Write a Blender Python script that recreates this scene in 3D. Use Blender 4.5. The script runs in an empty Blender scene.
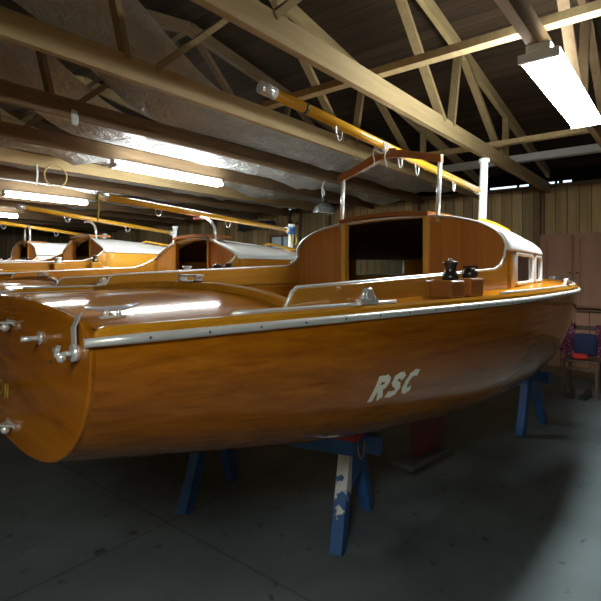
import bpy, bmesh, math, random
from math import sin, cos, pi, radians, atan, tan, sqrt
from mathutils import Vector, Matrix, noise
random.seed(7)
SC = bpy.context.scene
COL = SC.collection

# ------------------------------------------------------------------ helpers
def pchip(pts):
    xs = [a for a, _ in pts]; ys = [b for _, b in pts]; n = len(xs)
    h = [xs[i+1]-xs[i] for i in range(n-1)]
    d = [(ys[i+1]-ys[i])/h[i] for i in range(n-1)]
    m = [d[0]]+[0 if d[i-1]*d[i] <= 0 else 2*d[i-1]*d[i]/(d[i-1]+d[i]) for i in range(1, n-1)]+[d[-1]]
    def f(x):
        if x <= xs[0]: return ys[0]
        if x >= xs[-1]: return ys[-1]
        i = max(k for k in range(n-1) if xs[k] <= x)
        t = (x-xs[i])/h[i]; t2, t3 = t*t, t*t*t
        return (2*t3-3*t2+1)*ys[i]+(t3-2*t2+t)*h[i]*m[i]+(-2*t3+3*t2)*ys[i+1]+(t3-t2)*h[i]*m[i+1]
    return f

class MB:
    def __init__(s): s.v = []; s.f = []; s.sm = []
    def add(s, vs, fs, smooth=False):
        o = len(s.v); s.v += [tuple(p) for p in vs]
        for f in fs: s.f.append(tuple(o+i for i in f)); s.sm.append(smooth)
        return s
    def box(s, lo, hi, M=None):
        x0, y0, z0 = lo; x1, y1, z1 = hi
        vs = [(x0,y0,z0),(x1,y0,z0),(x1,y1,z0),(x0,y1,z0),(x0,y0,z1),(x1,y0,z1),(x1,y1,z1),(x0,y1,z1)]
        if M is not None: vs = [M @ Vector(p) for p in vs]
        return s.add(vs, [(0,3,2,1),(4,5,6,7),(0,1,5,4),(1,2,6,5),(2,3,7,6),(3,0,4,7)])
    def beam(s, a, b, w, h, up=(0,0,1)):
        """rectangular bar from a to b, w across, h along up"""
        a = Vector(a); b = Vector(b); d = (b-a).normalized(); u = Vector(up)
        r = d.cross(u)
        if r.length < 1e-4: r = d.cross(Vector((1,0,0)))
        r.normalize(); u = r.cross(d).normalized()
        vs = []
        for c in (a, b):
            for sx, sy in ((-1,-1),(1,-1),(1,1),(-1,1)): vs.append(c+r*(sx*w/2)+u*(sy*h/2))
        return s.add(vs, [(3,2,1,0),(4,5,6,7),(0,1,5,4),(1,2,6,5),(2,3,7,6),(3,0,4,7)])
    def tube(s, pts, r, n=10, closed=False, cap=True, flat=1.0):
        pts = [Vector(p) for p in pts]; m = len(pts)
        rs = r if isinstance(r, (list, tuple)) else [r]*m
        vs, fs = [], []; ref = None
        for i in range(m):
            if closed: t = pts[(i+1) % m]-pts[i-1]
            else: t = pts[min(i+1, m-1)]-pts[max(i-1, 0)]
            t.normalize()
            if ref is None:
                ref = t.cross(Vector((0,0,1)))
                if ref.length < .05: ref = t.cross(Vector((0,1,0)))
            ref = (ref-t*ref.dot(t)).normalized(); b = t.cross(ref)
            for k in range(n):
                a = 2*pi*k/n; vs.append(pts[i]+(ref*cos(a)+b*sin(a)*flat)*rs[i])
        for i in range(m if closed else m-1):
            j = (i+1) % m
            for k in range(n):
                l = (k+1) % n; fs.append((i*n+k, i*n+l, j*n+l, j*n+k))
        s.add(vs, fs, True)
        if cap and not closed:
            o = len(s.v)-len(vs)
            s.f.append(tuple(o+k for k in range(n))[::-1]); s.sm.append(False)
            s.f.append(tuple(o+(m-1)*n+k for k in range(n))); s.sm.append(False)
        return s
    def cyl(s, a, b, r, n=14, r2=None): return s.tube([a, b], [r, r if r2 is None else r2], n)
    def lathe(s, prof, c=(0,0,0), n=20, smooth=True):
        vs, fs = [], []
        for r, z in prof:
            for k in range(n):
                a = 2*pi*k/n; vs.append((c[0]+r*cos(a), c[1]+r*sin(a), c[2]+z))
        for i in range(len(prof)-1):
            for k in range(n):
                l = (k+1) % n; fs.append((i*n+k, i*n+l, (i+1)*n+l, (i+1)*n+k))
        return s.add(vs, fs, smooth)
    def prism(s, poly, d):
        d = Vector(d); n = len(poly); a = [Vector(p) for p in poly]
        vs = a+[p+d for p in a]
        fs = [tuple(range(n))[::-1], tuple(range(n, 2*n))]+[(i, (i+1) % n, n+(i+1) % n, n+i) for i in range(n)]
        return s.add(vs, fs)
    def grid(s, rows, smooth=True, skip=None):
        m = len(rows[0]); vs = [p for r in rows for p in r]; fs = []
        for i in range(len(rows)-1):
            for j in range(m-1):
                if skip and skip(i, j): continue
                fs.append((i*m+j, i*m+j+1, (i+1)*m+j+1, (i+1)*m+j))
        return s.add(vs, fs, smooth)
    def ellip(s, c, r, nu=16, nv=10, M=None):
        rows = []
        for i in range(nv+1):
            a = -pi/2+pi*i/nv; row = []
            for j in range(nu+1):
                b = 2*pi*j/nu
                p = Vector((r[0]*cos(a)*cos(b), r[1]*cos(a)*sin(b), r[2]*sin(a)))
                if M is not None: p = M @ p
                row.append(Vector(c)+p)
            rows.append(row)
        return s.grid(rows)
    def build(s, name, mat, parent=None, solid=0, bevel=0, recalc=True):
        me = bpy.data.meshes.new(name); me.from_pydata(s.v, [], s.f)
        for p, q in zip(me.polygons, s.sm): p.use_smooth = q
        bm = bmesh.new(); bm.from_mesh(me)
        bmesh.ops.remove_doubles(bm, verts=bm.verts, dist=1e-5)
        bmesh.ops.dissolve_degenerate(bm, edges=bm.edges, dist=1e-6)
        if recalc: bmesh.ops.recalc_face_normals(bm, faces=bm.faces)
        bm.to_mesh(me); bm.free()
        me.materials.append(mat)
        o = bpy.data.objects.new(name, me); COL.objects.link(o)
        if parent is not None: o.parent = parent
        if solid:
            md = o.modifiers.new('Solid', 'SOLIDIFY'); md.thickness = solid; md.offset = 0
        if bevel:
            md = o.modifiers.new('Bev', 'BEVEL'); md.width = bevel; md.segments = 3; md.limit_method = 'ANGLE'
        return o

def tag(o, label, cat, group=None, kind=None):
    if label: o['label'] = label
    if cat: o['category'] = cat
    if group: o['group'] = group
    if kind: o['kind'] = kind
    return o
def thing(name, label, cat, loc=(0,0,0), rz=0, group=None):
    o = bpy.data.objects.new(name, None); COL.objects.link(o)
    o.empty_display_size = .1
    o.location = loc; o.rotation_euler = (0, 0, rz)
    return tag(o, label, cat, group)
def lab(o, l): o['label'] = l; return o
def copy_tree(o, parent=None):
    c = o.copy(); COL.objects.link(c); c.parent = parent
    for ch in list(o.children): copy_tree(ch, c)
    return c

# ------------------------------------------------------------------ materials
def newmat(name):
    m = bpy.data.materials.new(name); m.use_nodes = True
    nt = m.node_tree; b = nt.nodes['Principled BSDF']
    return m, nt, b
def node(nt, t, **kw):
    n = nt.nodes.new(t)
    for k, v in kw.items(): setattr(n, k, v)
    return n
def ramp(nt, stops):
    r = node(nt, 'ShaderNodeValToRGB'); e = r.color_ramp.elements
    while len(e) < len(stops): e.new(.5)
    for i, (p, c) in enumerate(stops): e[i].position = p; e[i].color = (*c, 1)
    return r
def wood(name, dark, light, scale=(1.2, 26, 26), rough=.2, coat=0., coat_rough=.06, bump=0., planks=None, spec=.5):
    m, nt, b = newmat(name); L = nt.links.new
    tc = node(nt, 'ShaderNodeTexCoord'); mp = node(nt, 'ShaderNodeMapping'); mp.inputs['Scale'].default_value = scale
    L(tc.outputs['Object'], mp.inputs[0])
    n1 = node(nt, 'ShaderNodeTexNoise'); n1.inputs['Scale'].default_value = 1.6; n1.inputs['Detail'].default_value = 6
    n1.inputs['Roughness'].default_value = .62; n1.inputs['Distortion'].default_value = .4
    L(mp.outputs[0], n1.inputs['Vector'])
    n2 = node(nt, 'ShaderNodeTexNoise'); n2.inputs['Scale'].default_value = .8; n2.inputs['Detail'].default_value = 2
    mp2 = node(nt, 'ShaderNodeMapping'); mp2.inputs['Scale'].default_value = (scale[0]*.7, scale[1]*.15, scale[2]*.15)
    L(tc.outputs['Object'], mp2.inputs[0]); L(mp2.outputs[0], n2.inputs['Vector'])
    add = node(nt, 'ShaderNodeMath', operation='MULTIPLY_ADD'); add.inputs[1].default_value = .55
    L(n1.outputs[0], add.inputs[0])
    mul = node(nt, 'ShaderNodeMath', operation='MULTIPLY'); mul.inputs[1].default_value = .45
    L(n2.outputs[0], mul.inputs[0]); L(mul.outputs[0], add.inputs[2])
    r = ramp(nt, [(.34, dark), (.66, light)])
    L(add.outputs[0], r.inputs[0]); col = r.outputs[0]
    if planks:
        ax, w, gap, var = planks
        sx = node(nt, 'ShaderNodeSeparateXYZ'); L(tc.outputs['Object'], sx.inputs[0])
        dv = node(nt, 'ShaderNodeMath', operation='DIVIDE'); dv.inputs[1].default_value = w; L(sx.outputs[ax], dv.inputs[0])
        fl = node(nt, 'ShaderNodeMath', operation='FLOOR'); L(dv.outputs[0], fl.inputs[0])
        fr = node(nt, 'ShaderNodeMath', operation='FRACT'); L(dv.outputs[0], fr.inputs[0])
        wn = node(nt, 'ShaderNodeTexWhiteNoise', noise_dimensions='1D'); L(fl.outputs[0], wn.inputs['W'])
        mr = node(nt, 'ShaderNodeMapRange'); mr.inputs['To Min'].default_value = 1-var; mr.inputs['To Max'].default_value = 1+var*.6
        L(wn.outputs[0], mr.inputs['Value'])
        gp = node(nt, 'ShaderNodeMath', operation='GREATER_THAN'); gp.inputs[1].default_value = gap; L(fr.outputs[0], gp.inputs[0])
        g2 = node(nt, 'ShaderNodeMath', operation='MULTIPLY_ADD'); g2.inputs[1].default_value = .85; g2.inputs[2].default_value = .15; L(gp.outputs[0], g2.inputs[0])
        mm = node(nt, 'ShaderNodeMath', operation='MULTIPLY'); L(mr.outputs[0], mm.inputs[0]); L(g2.outputs[0], mm.inputs[1])
        mx = node(nt, 'ShaderNodeMix', data_type='RGBA', blend_type='MULTIPLY'); mx.inputs[0].default_value = 1
        L(col, mx.inputs[6]); L(mm.outputs[0], mx.inputs[7]); col = mx.outputs[2]
    L(col, b.inputs['Base Color'])
    b.inputs['Roughness'].default_value = rough
    b.inputs['Specular IOR Level'].default_value = spec
    b.inputs['Coat Weight'].default_value = coat; b.inputs['Coat Roughness'].default_value = coat_rough
    if bump:
        bp = node(nt, 'ShaderNodeBump'); bp.inputs['Strength'].default_value = bump; bp.inputs['Distance'].default_value = .004
        L(n1.outputs[0], bp.inputs['Height']); L(bp.outputs[0], b.inputs['Normal'])
    return m
def plain(name, col, rough=.5, metal=0., var=.12, sc=8., coat=0., bump=0.):
    m, nt, b = newmat(name); L = nt.links.new
    tc = node(nt, 'ShaderNodeTexCoord'); n = node(nt, 'ShaderNodeTexNoise'); n.inputs['Scale'].default_value = sc; n.inputs['Detail'].default_value = 5
    L(tc.outputs['Object'], n.inputs['Vector'])
    r = ramp(nt, [(.3, tuple(c*(1-var) for c in col)), (.7, tuple(min(1, c*(1+var)) for c in col))])
    L(n.outputs[0], r.inputs[0]); L(r.outputs[0], b.inputs['Base Color'])
    b.inputs['Roughness'].default_value = rough; b.inputs['Metallic'].default_value = metal; b.inputs['Coat Weight'].default_value = coat
    if bump:
        bp = node(nt, 'ShaderNodeBump'); bp.inputs['Strength'].default_value = bump; L(n.outputs[0], bp.inputs['Height']); L(bp.outputs[0], b.inputs['Normal'])
    return m
def emit(name, col, st):
    m = bpy.data.materials.new(name); m.use_nodes = True; nt = m.node_tree; nt.nodes.clear()
    e = node(nt, 'ShaderNodeEmission'); e.inputs[0].default_value = (*col, 1); e.inputs[1].default_value = st
    o = node(nt, 'ShaderNodeOutputMaterial'); nt.links.new(e.outputs[0], o.inputs[0]); return m
def glass(name, tint, fac):
    m = bpy.data.materials.new(name); m.use_nodes = True; nt = m.node_tree; nt.nodes.clear()
    t = node(nt, 'ShaderNodeBsdfTransparent'); t.inputs[0].default_value = (*tint, 1)
    g = node(nt, 'ShaderNodeBsdfGlossy'); g.inputs['Roughness'].default_value = .03
    fz = node(nt, 'ShaderNodeFresnel'); fz.inputs[0].default_value = 1.45
    ad = node(nt, 'ShaderNodeMath', operation='ADD'); ad.inputs[1].default_value = fac; nt.links.new(fz.outputs[0], ad.inputs[0])
    mx = node(nt, 'ShaderNodeMixShader'); nt.links.new(ad.outputs[0], mx.inputs[0])
    nt.links.new(t.outputs[0], mx.inputs[1]); nt.links.new(g.outputs[0], mx.inputs[2])
    o = node(nt, 'ShaderNodeOutputMaterial'); nt.links.new(mx.outputs[0], o.inputs[0]); return m
def plastic(name, col, rough=.28):
    m = bpy.data.materials.new(name); m.use_nodes = True; nt = m.node_tree; L = nt.links.new
    b = nt.nodes['Principled BSDF']; b.inputs['Base Color'].default_value = (*col, 1); b.inputs['Roughness'].default_value = rough
    tc = node(nt, 'ShaderNodeTexCoord'); n = node(nt, 'ShaderNodeTexNoise'); n.inputs['Scale'].default_value = 9; n.inputs['Detail'].default_value = 7
    n.inputs['Distortion'].default_value = 1.2
    L(tc.outputs['Object'], n.inputs['Vector'])
    bp = node(nt, 'ShaderNodeBump'); bp.inputs['Strength'].default_value = 1.; bp.inputs['Distance'].default_value = .12
    L(n.outputs[0], bp.inputs['Height']); L(bp.outputs[0], b.inputs['Normal'])
    tr = node(nt, 'ShaderNodeBsdfTranslucent'); tr.inputs[0].default_value = (*col, 1)
    mx = node(nt, 'ShaderNodeMixShader'); mx.inputs[0].default_value = .3
    L(b.outputs[0], mx.inputs[1]); L(tr.outputs[0], mx.inputs[2]); L(mx.outputs[0], nt.nodes['Material Output'].inputs[0])
    return m

M = {}
M['hull'] = wood('varnished_hull', (.17, .042, .002), (.43, .138, .004), (.22, 24, 24), .3, 1., .025, spec=.0)
M['transom'] = wood('varnished_transom', (.23, .062, .002), (.47, .165, .005), (9, 1.0, 9), .3, .9, .05, spec=.0)
M['deckwood'] = wood('varnished_deck', (.24, .08, .006), (.46, .165, .010), (.8, 16, 16), .4, .45, .09, spec=.0)
M['rail'] = wood('varnished_rail', (.34, .13, .005), (.58, .26, .012), (1, 24, 24), .3, .8, .08, spec=.15)
M['panel'] = wood('mahogany_panel', (.36, .135, .026), (.58, .25, .05), (20, 20, .8), .3, .8, .12)
M['side'] = wood('varnished_cabin_side', (.32, .12, .008), (.50, .21, .014), (.8, 20, 20), .3, .9, .08, spec=.2)
M['pale'] = wood('pale_spruce', (.66, .36, .05), (.85, .52, .09), (20, 20, 1), .3, .8, .1)
M['spar'] = wood('varnished_spar', (.60, .29, .015), (.80, .43, .03), (.8, 30, 30), .2, 1., .05)
M['coam'] = wood('varnished_coaming', (.34, .14, .012), (.50, .24, .03), (1, 18, 18), .3, .8, .1, spec=.2)
M['dark'] = wood('shade_lining', (.05, .02, .008), (.09, .036, .014), (1, 16, 16), .45)  # dark wood colour standing in for the shade inside the cabin
M['crossbar'] = wood('mahogany_bar', (.24, .075, .015), (.36, .13, .025), (18, 1, 18), .3, .8, .1)
M['roofwhite'] = plain('white_roof_paint', (.80, .82, .82), .32, var=.04, coat=.4)
M['roofgrey'] = plain('grey_roof_paint', (.62, .66, .66), .35, var=.08, coat=.3)
M['alu'] = plain('brushed_aluminium', (.74, .75, .72), .35, .45, var=.05)
M['chrome'] = plain('polished_steel', (.84, .85, .84), .2, .6, var=.03)
M['white'] = plain('white_enamel', (.82, .86, .86), .3, var=.03)
M['black'] = plain('black_plastic', (.018, .018, .02), .35)
M['bronze'] = plain('dark_winch_metal', (.09, .085, .08), .28, .8)
M['letter'] = plain('cream_letter_paint', (.92, .92, .72), .4, var=.02)
M['yellowletter'] = plain('yellow_letter_paint', (.75, .55, .10), .4, var=.03)
M['glass'] = glass('window_glass', (.62, .70, .74), .10)
M['blue'] = plain('blue_trestle_paint', (.028, .10, .28), .5, var=.25, sc=6)
def worn_blue():
    m, nt, b = newmat('worn_blue_paint'); L = nt.links.new
    tc = node(nt, 'ShaderNodeTexCoord'); n = node(nt, 'ShaderNodeTexNoise'); n.inputs['Scale'].default_value = 14; n.inputs['Detail'].default_value = 6
    L(tc.outputs['Object'], n.inputs['Vector'])
    sx = node(nt, 'ShaderNodeSeparateXYZ'); L(tc.outputs['Object'], sx.inputs[0])
    ma = node(nt, 'ShaderNodeMath', operation='MULTIPLY_ADD'); ma.inputs[1].default_value = 1.3; ma.inputs[2].default_value = -.42; L(sx.outputs[2], ma.inputs[0])
    ad = node(nt, 'ShaderNodeMath', operation='ADD'); L(n.outputs[0], ad.inputs[0]); L(ma.outputs[0], ad.inputs[1])
    r = ramp(nt, [(.45, (.028, .10, .28)), (.5, (.62, .62, .60))]); L(ad.outputs[0], r.inputs[0])
    L(r.outputs[0], b.inputs['Base Color']); b.inputs['Roughness'].default_value = .6; return m
M['wornblue'] = worn_blue()
M['red'] = plain('dull_red_paint', (.32, .03, .03), .5)
M['keel'] = plain('red_lead_keel', (.16, .035, .03), .6)
M['iron'] = plain('grey_iron', (.10, .10, .10), .6, .3)
M['rope'] = plain('white_rope', (.75, .74, .70), .8, sc=60, var=.3)
M['string'] = plain('tan_string', (.55, .42, .20), .8, sc=60)
M['timber'] = wood('dusty_pale_timber', (.34, .24, .105), (.54, .40, .20), (1.0, 14, 14), .75, bump=.3)
M['timber2'] = wood('dusty_brown_timber', (.14, .085, .04), (.25, .16, .08), (1.0, 14, 14), .8, bump=.3)
M['web'] = wood('web_timber', (.22, .15, .065), (.36, .26, .12), (1.0, 14, 14), .8, bump=.3)
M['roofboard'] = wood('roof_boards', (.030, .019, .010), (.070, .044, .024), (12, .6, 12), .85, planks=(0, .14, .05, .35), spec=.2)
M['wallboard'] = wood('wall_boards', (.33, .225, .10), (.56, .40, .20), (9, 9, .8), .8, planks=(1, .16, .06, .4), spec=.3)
M['wallpink'] = wood('pinkish_boards', (.38, .20, .13), (.50, .28, .18), (9, 9, .8), .75, planks=(1, .19, .05, .15), spec=.3)
M['pinkdoor'] = wood('pinkish_door_paint', (.35, .18, .115), (.43, .23, .15), (6, 6, .8), .7, spec=.3)
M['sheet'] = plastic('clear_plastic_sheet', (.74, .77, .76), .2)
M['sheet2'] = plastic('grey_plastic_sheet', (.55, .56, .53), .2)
LAMP_ST = 46.
M['tube'] = emit('fluorescent_glow', (.93, 1., .99), LAMP_ST)
def floor_mat():
    m, nt, b = newmat('concrete_floor'); L = nt.links.new
    tc = node(nt, 'ShaderNodeTexCoord')
    n = node(nt, 'ShaderNodeTexNoise'); n.inputs['Scale'].default_value = 1.1; n.inputs['Detail'].default_value = 9; n.inputs['Roughness'].default_value = .6
    L(tc.outputs['Object'], n.inputs['Vector'])
    r = ramp(nt, [(.3, (.062, .080, .083)), (.7, (.15, .185, .192))]); L(n.outputs[0], r.inputs[0])
    n2 = node(nt, 'ShaderNodeTexNoise'); n2.inputs['Scale'].default_value = 9; n2.inputs['Detail'].default_value = 4
    L(tc.outputs['Object'], n2.inputs['Vector'])
    r2 = ramp(nt, [(.28, (.35, .35, .35)), (.36, (1, 1, 1))]); L(n2.outputs[0], r2.inputs[0])
    sx = node(nt, 'ShaderNodeSeparateXYZ'); L(tc.outputs['Object'], sx.inputs[0])
    def joint(o, per, off):
        a = node(nt, 'ShaderNodeMath', operation='MULTIPLY_ADD'); a.inputs[1].default_value = 1/per; a.inputs[2].default_value = off; L(sx.outputs[o], a.inputs[0])
        f = node(nt, 'ShaderNodeMath', operation='FRACT'); L(a.outputs[0], f.inputs[0])
        g = node(nt, 'ShaderNodeMath', operation='GREATER_THAN'); g.inputs[1].default_value = .006; L(f.outputs[0], g.inputs[0]); return g
    j1, j2 = joint(0, 3.2, .43), joint(1, 3.2, .2)
    jm = node(nt, 'ShaderNodeMath', operation='MULTIPLY'); L(j1.outputs[0], jm.inputs[0]); L(j2.outputs[0], jm.inputs[1])
    jj = node(nt, 'ShaderNodeMath', operation='MULTIPLY_ADD'); jj.inputs[1].default_value = .35; jj.inputs[2].default_value = .65; L(jm.outputs[0], jj.inputs[0])
    x1 = node(nt, 'ShaderNodeMix', data_type='RGBA', blend_type='MULTIPLY'); x1.inputs[0].default_value = 1; L(r.outputs[0], x1.inputs[6]); L(r2.outputs[0], x1.inputs[7])
    x2 = node(nt, 'ShaderNodeMix', data_type='RGBA', blend_type='MULTIPLY'); x2.inputs[0].default_value = 1; L(x1.outputs[2], x2.inputs[6]); L(jj.outputs[0], x2.inputs[7])
    L(x2.outputs[2], b.inputs['Base Color']); b.inputs['Roughness'].default_value = .62
    bp = node(nt, 'ShaderNodeBump'); bp.inputs['Strength'].default_value = .15; L(n2.outputs[0], bp.inputs['Height']); L(bp.outputs[0], b.inputs['Normal'])
    return m
M['floor'] = floor_mat()

# ------------------------------------------------------------------ camera
CAM = Vector((-.45, -2.0, 1.6)); YAW = radians(46.4); PITCH = atan(30/480)
cd = bpy.data.cameras.new('camera'); cam = bpy.data.objects.new('camera', cd); COL.objects.link(cam)
cam.location = CAM; cam.rotation_euler = (pi/2, 0, YAW-pi/2)
cd.shift_y = -30.5/601; cd.sensor_width = 36; cd.lens = 480/601*36; cd.clip_start = .05
SC.camera = cam

# building frame: p along the trusses (to the plank wall), q along the shed
BR = radians(7.4)
def B(p, q, z=0): return Vector((CAM.x+p*cos(BR)-q*sin(BR), CAM.y+p*sin(BR)+q*cos(BR), z))
def bplace(o): o.location = (CAM.x, CAM.y, 0); o.rotation_euler = (0, 0, BR); return o
def bthing(name, label, cat, p, q, z, group=None, rz=0): return thing(name, label, cat, B(p, q, z), BR+rz, group)
def struct(mb, name, mat, **k):
    o = bplace(mb.build(name, mat, **k)); o['kind'] = 'structure'; return o

# ------------------------------------------------------------------ shed
PW, PF, QL, QR = 8.25, -2.3, 19.0, -5.5
RIDGE = (PW+PF)/2
def roofz(p): return 3.16+.165*(PW-p if p > RIDGE else p-PF)
struct(MB().box((PF-.2, QR-.2, -.1), (PW+.2, QL+.2, 0)), 'floor', M['floor'])
mb = MB()
for a, b_ in ((PF-.3, RIDGE), (RIDGE, PW+.3)):
    mb.add([(a, QR, roofz(a)), (b_, QR, roofz(b_) if b_ < PW else roofz(PW)-.05), (b_, QL, roofz(b_) if b_ < PW else roofz(PW)-.05), (a, QL, roofz(a)),
            (a, QR, roofz(a)+.05), (b_, QR, roofz(b_)+.05), (b_, QL, roofz(b_)+.05), (a, QL, roofz(a)+.05)],
           [(0,1,2,3),(4,5,6,7),(0,1,5,4),(1,2,6,5),(2,3,7,6),(3,0,4,7)])
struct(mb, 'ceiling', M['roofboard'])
# plank wall at the bow end, with a window opening far left
WQ = (6.9, 7.55); WZ = (1.3, 2.36)
mb = MB()
mb.box((PW, QR, 0), (PW+.05, WQ[0], 2.93)); mb.box((PW, WQ[1], 0), (PW+.05, QL, 2.93))
mb.box((PW, WQ[0], 0), (PW+.05, WQ[1], WZ[0])); mb.box((PW, WQ[0], WZ[1]), (PW+.05, WQ[1], 2.93))
struct(mb, 'wall_back', M['wallboard'])
w = struct(MB().box((PW-.03, WQ[0]-.05, WZ[1]), (PW+.06, WQ[1]+.05, WZ[1]+.05)).box((PW-.03, WQ[0]-.05, WZ[0]-.05), (PW+.06, WQ[1]+.05, WZ[0]))
           .box((PW-.03, WQ[0]-.05, WZ[0]), (PW+.06, WQ[0], WZ[1])).box((PW-.03, WQ[1], WZ[0]), (PW+.06, WQ[1]+.05, WZ[1]))
           .box((PW, (WQ[0]+WQ[1])/2-.02, WZ[0]), (PW+.04, (WQ[0]+WQ[1])/2+.02, WZ[1])), 'window_1', M['timber2'])
def frosted():
    m = bpy.data.materials.new('dusty_window_glass'); m.use_nodes = True; nt = m.node_tree; nt.nodes.clear()
    t = node(nt, 'ShaderNodeBsdfTranslucent'); t.inputs[0].default_value = (.5, .52, .5, 1)
    d = node(nt, 'ShaderNodeBsdfDiffuse'); d.inputs[0].default_value = (.45, .48, .46, 1)
    mx = node(nt, 'ShaderNodeMixShader'); nt.links.new(t.outputs[0], mx.inputs[1]); nt.links.new(d.outputs[0], mx.inputs[2])
    o = node(nt, 'ShaderNodeOutputMaterial'); nt.links.new(mx.outputs[0], o.inputs[0]); return m
MB().box((PW+.015, WQ[0], WZ[0]), (PW+.02, WQ[1], WZ[1])).build('window_pane', frosted(), w)
struct(MB().box((PF-.05, QR, 0), (PF, QL, 3.2)), 'wall_front', M['wallboard'])
gab = lambda q0, q1: MB().prism([(PF-.05, q0, 0), (PW+.05, q0, 0), (PW+.05, q0, roofz(PW)), (RIDGE, q0, roofz(RIDGE)), (PF-.05, q0, roofz(PF))], (0, q1-q0, 0))
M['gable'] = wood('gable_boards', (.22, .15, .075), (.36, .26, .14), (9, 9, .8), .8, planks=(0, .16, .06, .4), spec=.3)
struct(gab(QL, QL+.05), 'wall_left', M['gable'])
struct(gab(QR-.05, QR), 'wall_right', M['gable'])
# eave board with daylight gaps
def q_of(px): return PW*tan(radians(39)-atan((px-300)/480))
slits = [(489, 516), (518.5, 528), (543, 554), (556.5, 558), (562, 571), (267, 290), (236, 243), (163, 171), (140, 147), (134, 138)]
gaps = sorted((q_of(b_), q_of(a)) for a, b_ in slits)
mb = MB(); q = QR
for a, b_ in gaps: mb.box((PW+.01, q, 2.93), (PW+.04, a, 3.2)); q = b_
mb.box((PW+.01, q, 2.93), (PW+.04, QL, 3.2))
for a, b_ in gaps: mb.box((PW+.01, a, 2.975), (PW+.04, b_, 3.2))
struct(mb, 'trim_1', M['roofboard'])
struct(MB().box((PW-.09, QR, 2.87), (PW, QL, 2.925)), 'trim_2', M['timber2'])      # wall plate
# posts on the plank wall
for i, qq in enumerate((q_of(537), 3.9, 5.9, 9.5, 13.)):
    struct(MB().box((PW-.09, qq-.05, 0), (PW, qq+.05, 2.87)), 'trim_%d' % (i+3), M['timber2'])
# pinkish lower boarding in the bow corner
struct(MB().box((PW-.05, -2.2, .12), (PW-.002, q_of(537)-.05, 1.05)), 'trim_8', M['wallpink'])
struct(MB().box((PW-.11, -2.2, 0), (PW-.002, q_of(537)-.05, .12)), 'baseboard_back', M['timber2'])
struct(MB().box((PW-.12, -2.2, .99), (PW-.05, q_of(537)-.05, 1.035)), 'trim_9', M['timber2'])

# wall cupboard with two doors
t = bthing('wall_cupboard', 'pinkish painted double-door cupboard on the plank wall beyond the bow', 'cupboard', PW, 0, 1.05)
qa, qs, qb = q_of(543), q_of(576), .35
MB().box((-.22, qb, 0), (-.05, qa, 1.09)).build('carcass', M['pinkdoor'], t)
for a, b_, hs in ((qs+.02, qa-.03, 1), (qb+.03, qs-.02, -1)):
    d = MB().box((-.24, a, .03), (-.222, b_, 1.06)).build('door', M['pinkdoor'], t)
    fr = MB()
    for lo, hi in (((a, .03), (a+.06, 1.06)), ((b_-.06, .03), (b_, 1.06)), ((a+.06, 1.0), (b_-.06, 1.06)), ((a+.06, .03), (b_-.06, .09))):
        fr.box((-.255, lo[0], lo[1]), (-.24, hi[0], hi[1]))
    fr.build('door_frame', M['pinkdoor'], d)
    hq = a+.03 if hs > 0 else b_-.03
    MB().lathe([(0, 0), (.016, .002), (.018, .012), (.01, .02), (0, .022)], (-.265, hq, .5), 10).build('knob', M['iron'], d)

# roof trusses
ORD = ['first', 'second', 'third', 'fourth', 'fifth', 'sixth', 'seventh', 'eighth', 'ninth', 'tenth', 'eleventh', 'twelfth', 'thirteenth', 'fourteenth']
HB = 2.80
def make_truss(mat):
    t = thing('roof_truss', None, 'roof truss'); wm = M['web'] if mat == M['timber'] else mat
    MB().box((PF, -.025, 0), (PW, .025, .147)).build('bottom_chord', mat, t)
    for s, (a, b_) in ((1, (RIDGE, PW-.02)), (-1, (PF+.02, RIDGE))):
        MB().beam((a, 0, roofz(a)-HB-.07), (b_, 0, roofz(b_)-HB-.07), .05, .12).build('top_chord', mat, t)
    c = RIDGE
    for s in (1, -1):
        for pa, pb in ((1.12, .04), (1.32, 1.5), (2.80, 1.62), (3.0, 3.02)):
            p0, p1 = c+s*pa, c+s*pb
            MB().beam((p0, .0, .12), (p1, .0, roofz(p1)-HB-.1), .04, .07, (0, 1, 0)).build('web', wm, t)
    return t
protos = {}
TQ = [.65+1.05*k for k in range(14)]
for k, qq in enumerate(TQ):
    key = 'timber' if k in (1, 2, 5) else 'timber2'
    if key not in protos: t = protos[key] = make_truss(M[key])
    else: t = copy_tree(protos[key])
    t.location = B(0, qq, HB); t.rotation_euler = (0, 0, BR)
    if k == 0: l = 'nearest timber roof truss, carrying the lamp at upper right'
    elif k == 1: l = 'pale timber roof truss crossing above the front boat\'s boom and post'
    else: l = '%s timber roof truss, %s counting back from the near ceiling lamp' % ('pale' if key == 'timber' else 'brown', ORD[k])
    tag(t, l, 'roof truss', 'roof trusses')
# long battens lying on the chords
def lbatten(p, q0, q1, lbl):
    o = MB().box((-.02, 0, 0), (.06, q1-q0, .05)).build('batten', M['timber'])
    o.location = B(p, q0, HB+.148); o.rotation_euler = (0, 0, BR); tag(o, lbl, 'batten', 'long battens over the trusses')
lbatten(5.4, QR+.2, 2.76, 'long pale batten lying across trusses, right of the boom post')
lbatten(2.92, QR+.2, 2.76, 'long pale batten lying across trusses, behind the boom\'s metal end')
t = bthing('cable_tray', 'grey perforated metal tray across the trusses near the plank wall', 'cable tray', 6.4, .65, HB+.15)
MB().box((-.05, 0, 0), (.05, 2.1, .004)).box((-.05, 0, 0), (-.046, 2.1, .085)).box((.046, 0, 0), (.05, 2.1, .085)).build('channel', M['roofgrey'], t)
mb = MB()
for i in range(25): mb.box((-.0475, .05+i*.08, .03), (-.0462, .10+i*.08, .055))
for v in range(len(mb.v)): mb.v[v] = (mb.v[v][0]-.0005, mb.v[v][1], mb.v[v][2])
mb.build('slot', M['black'], t)['kind'] = 'stuff'

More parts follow.
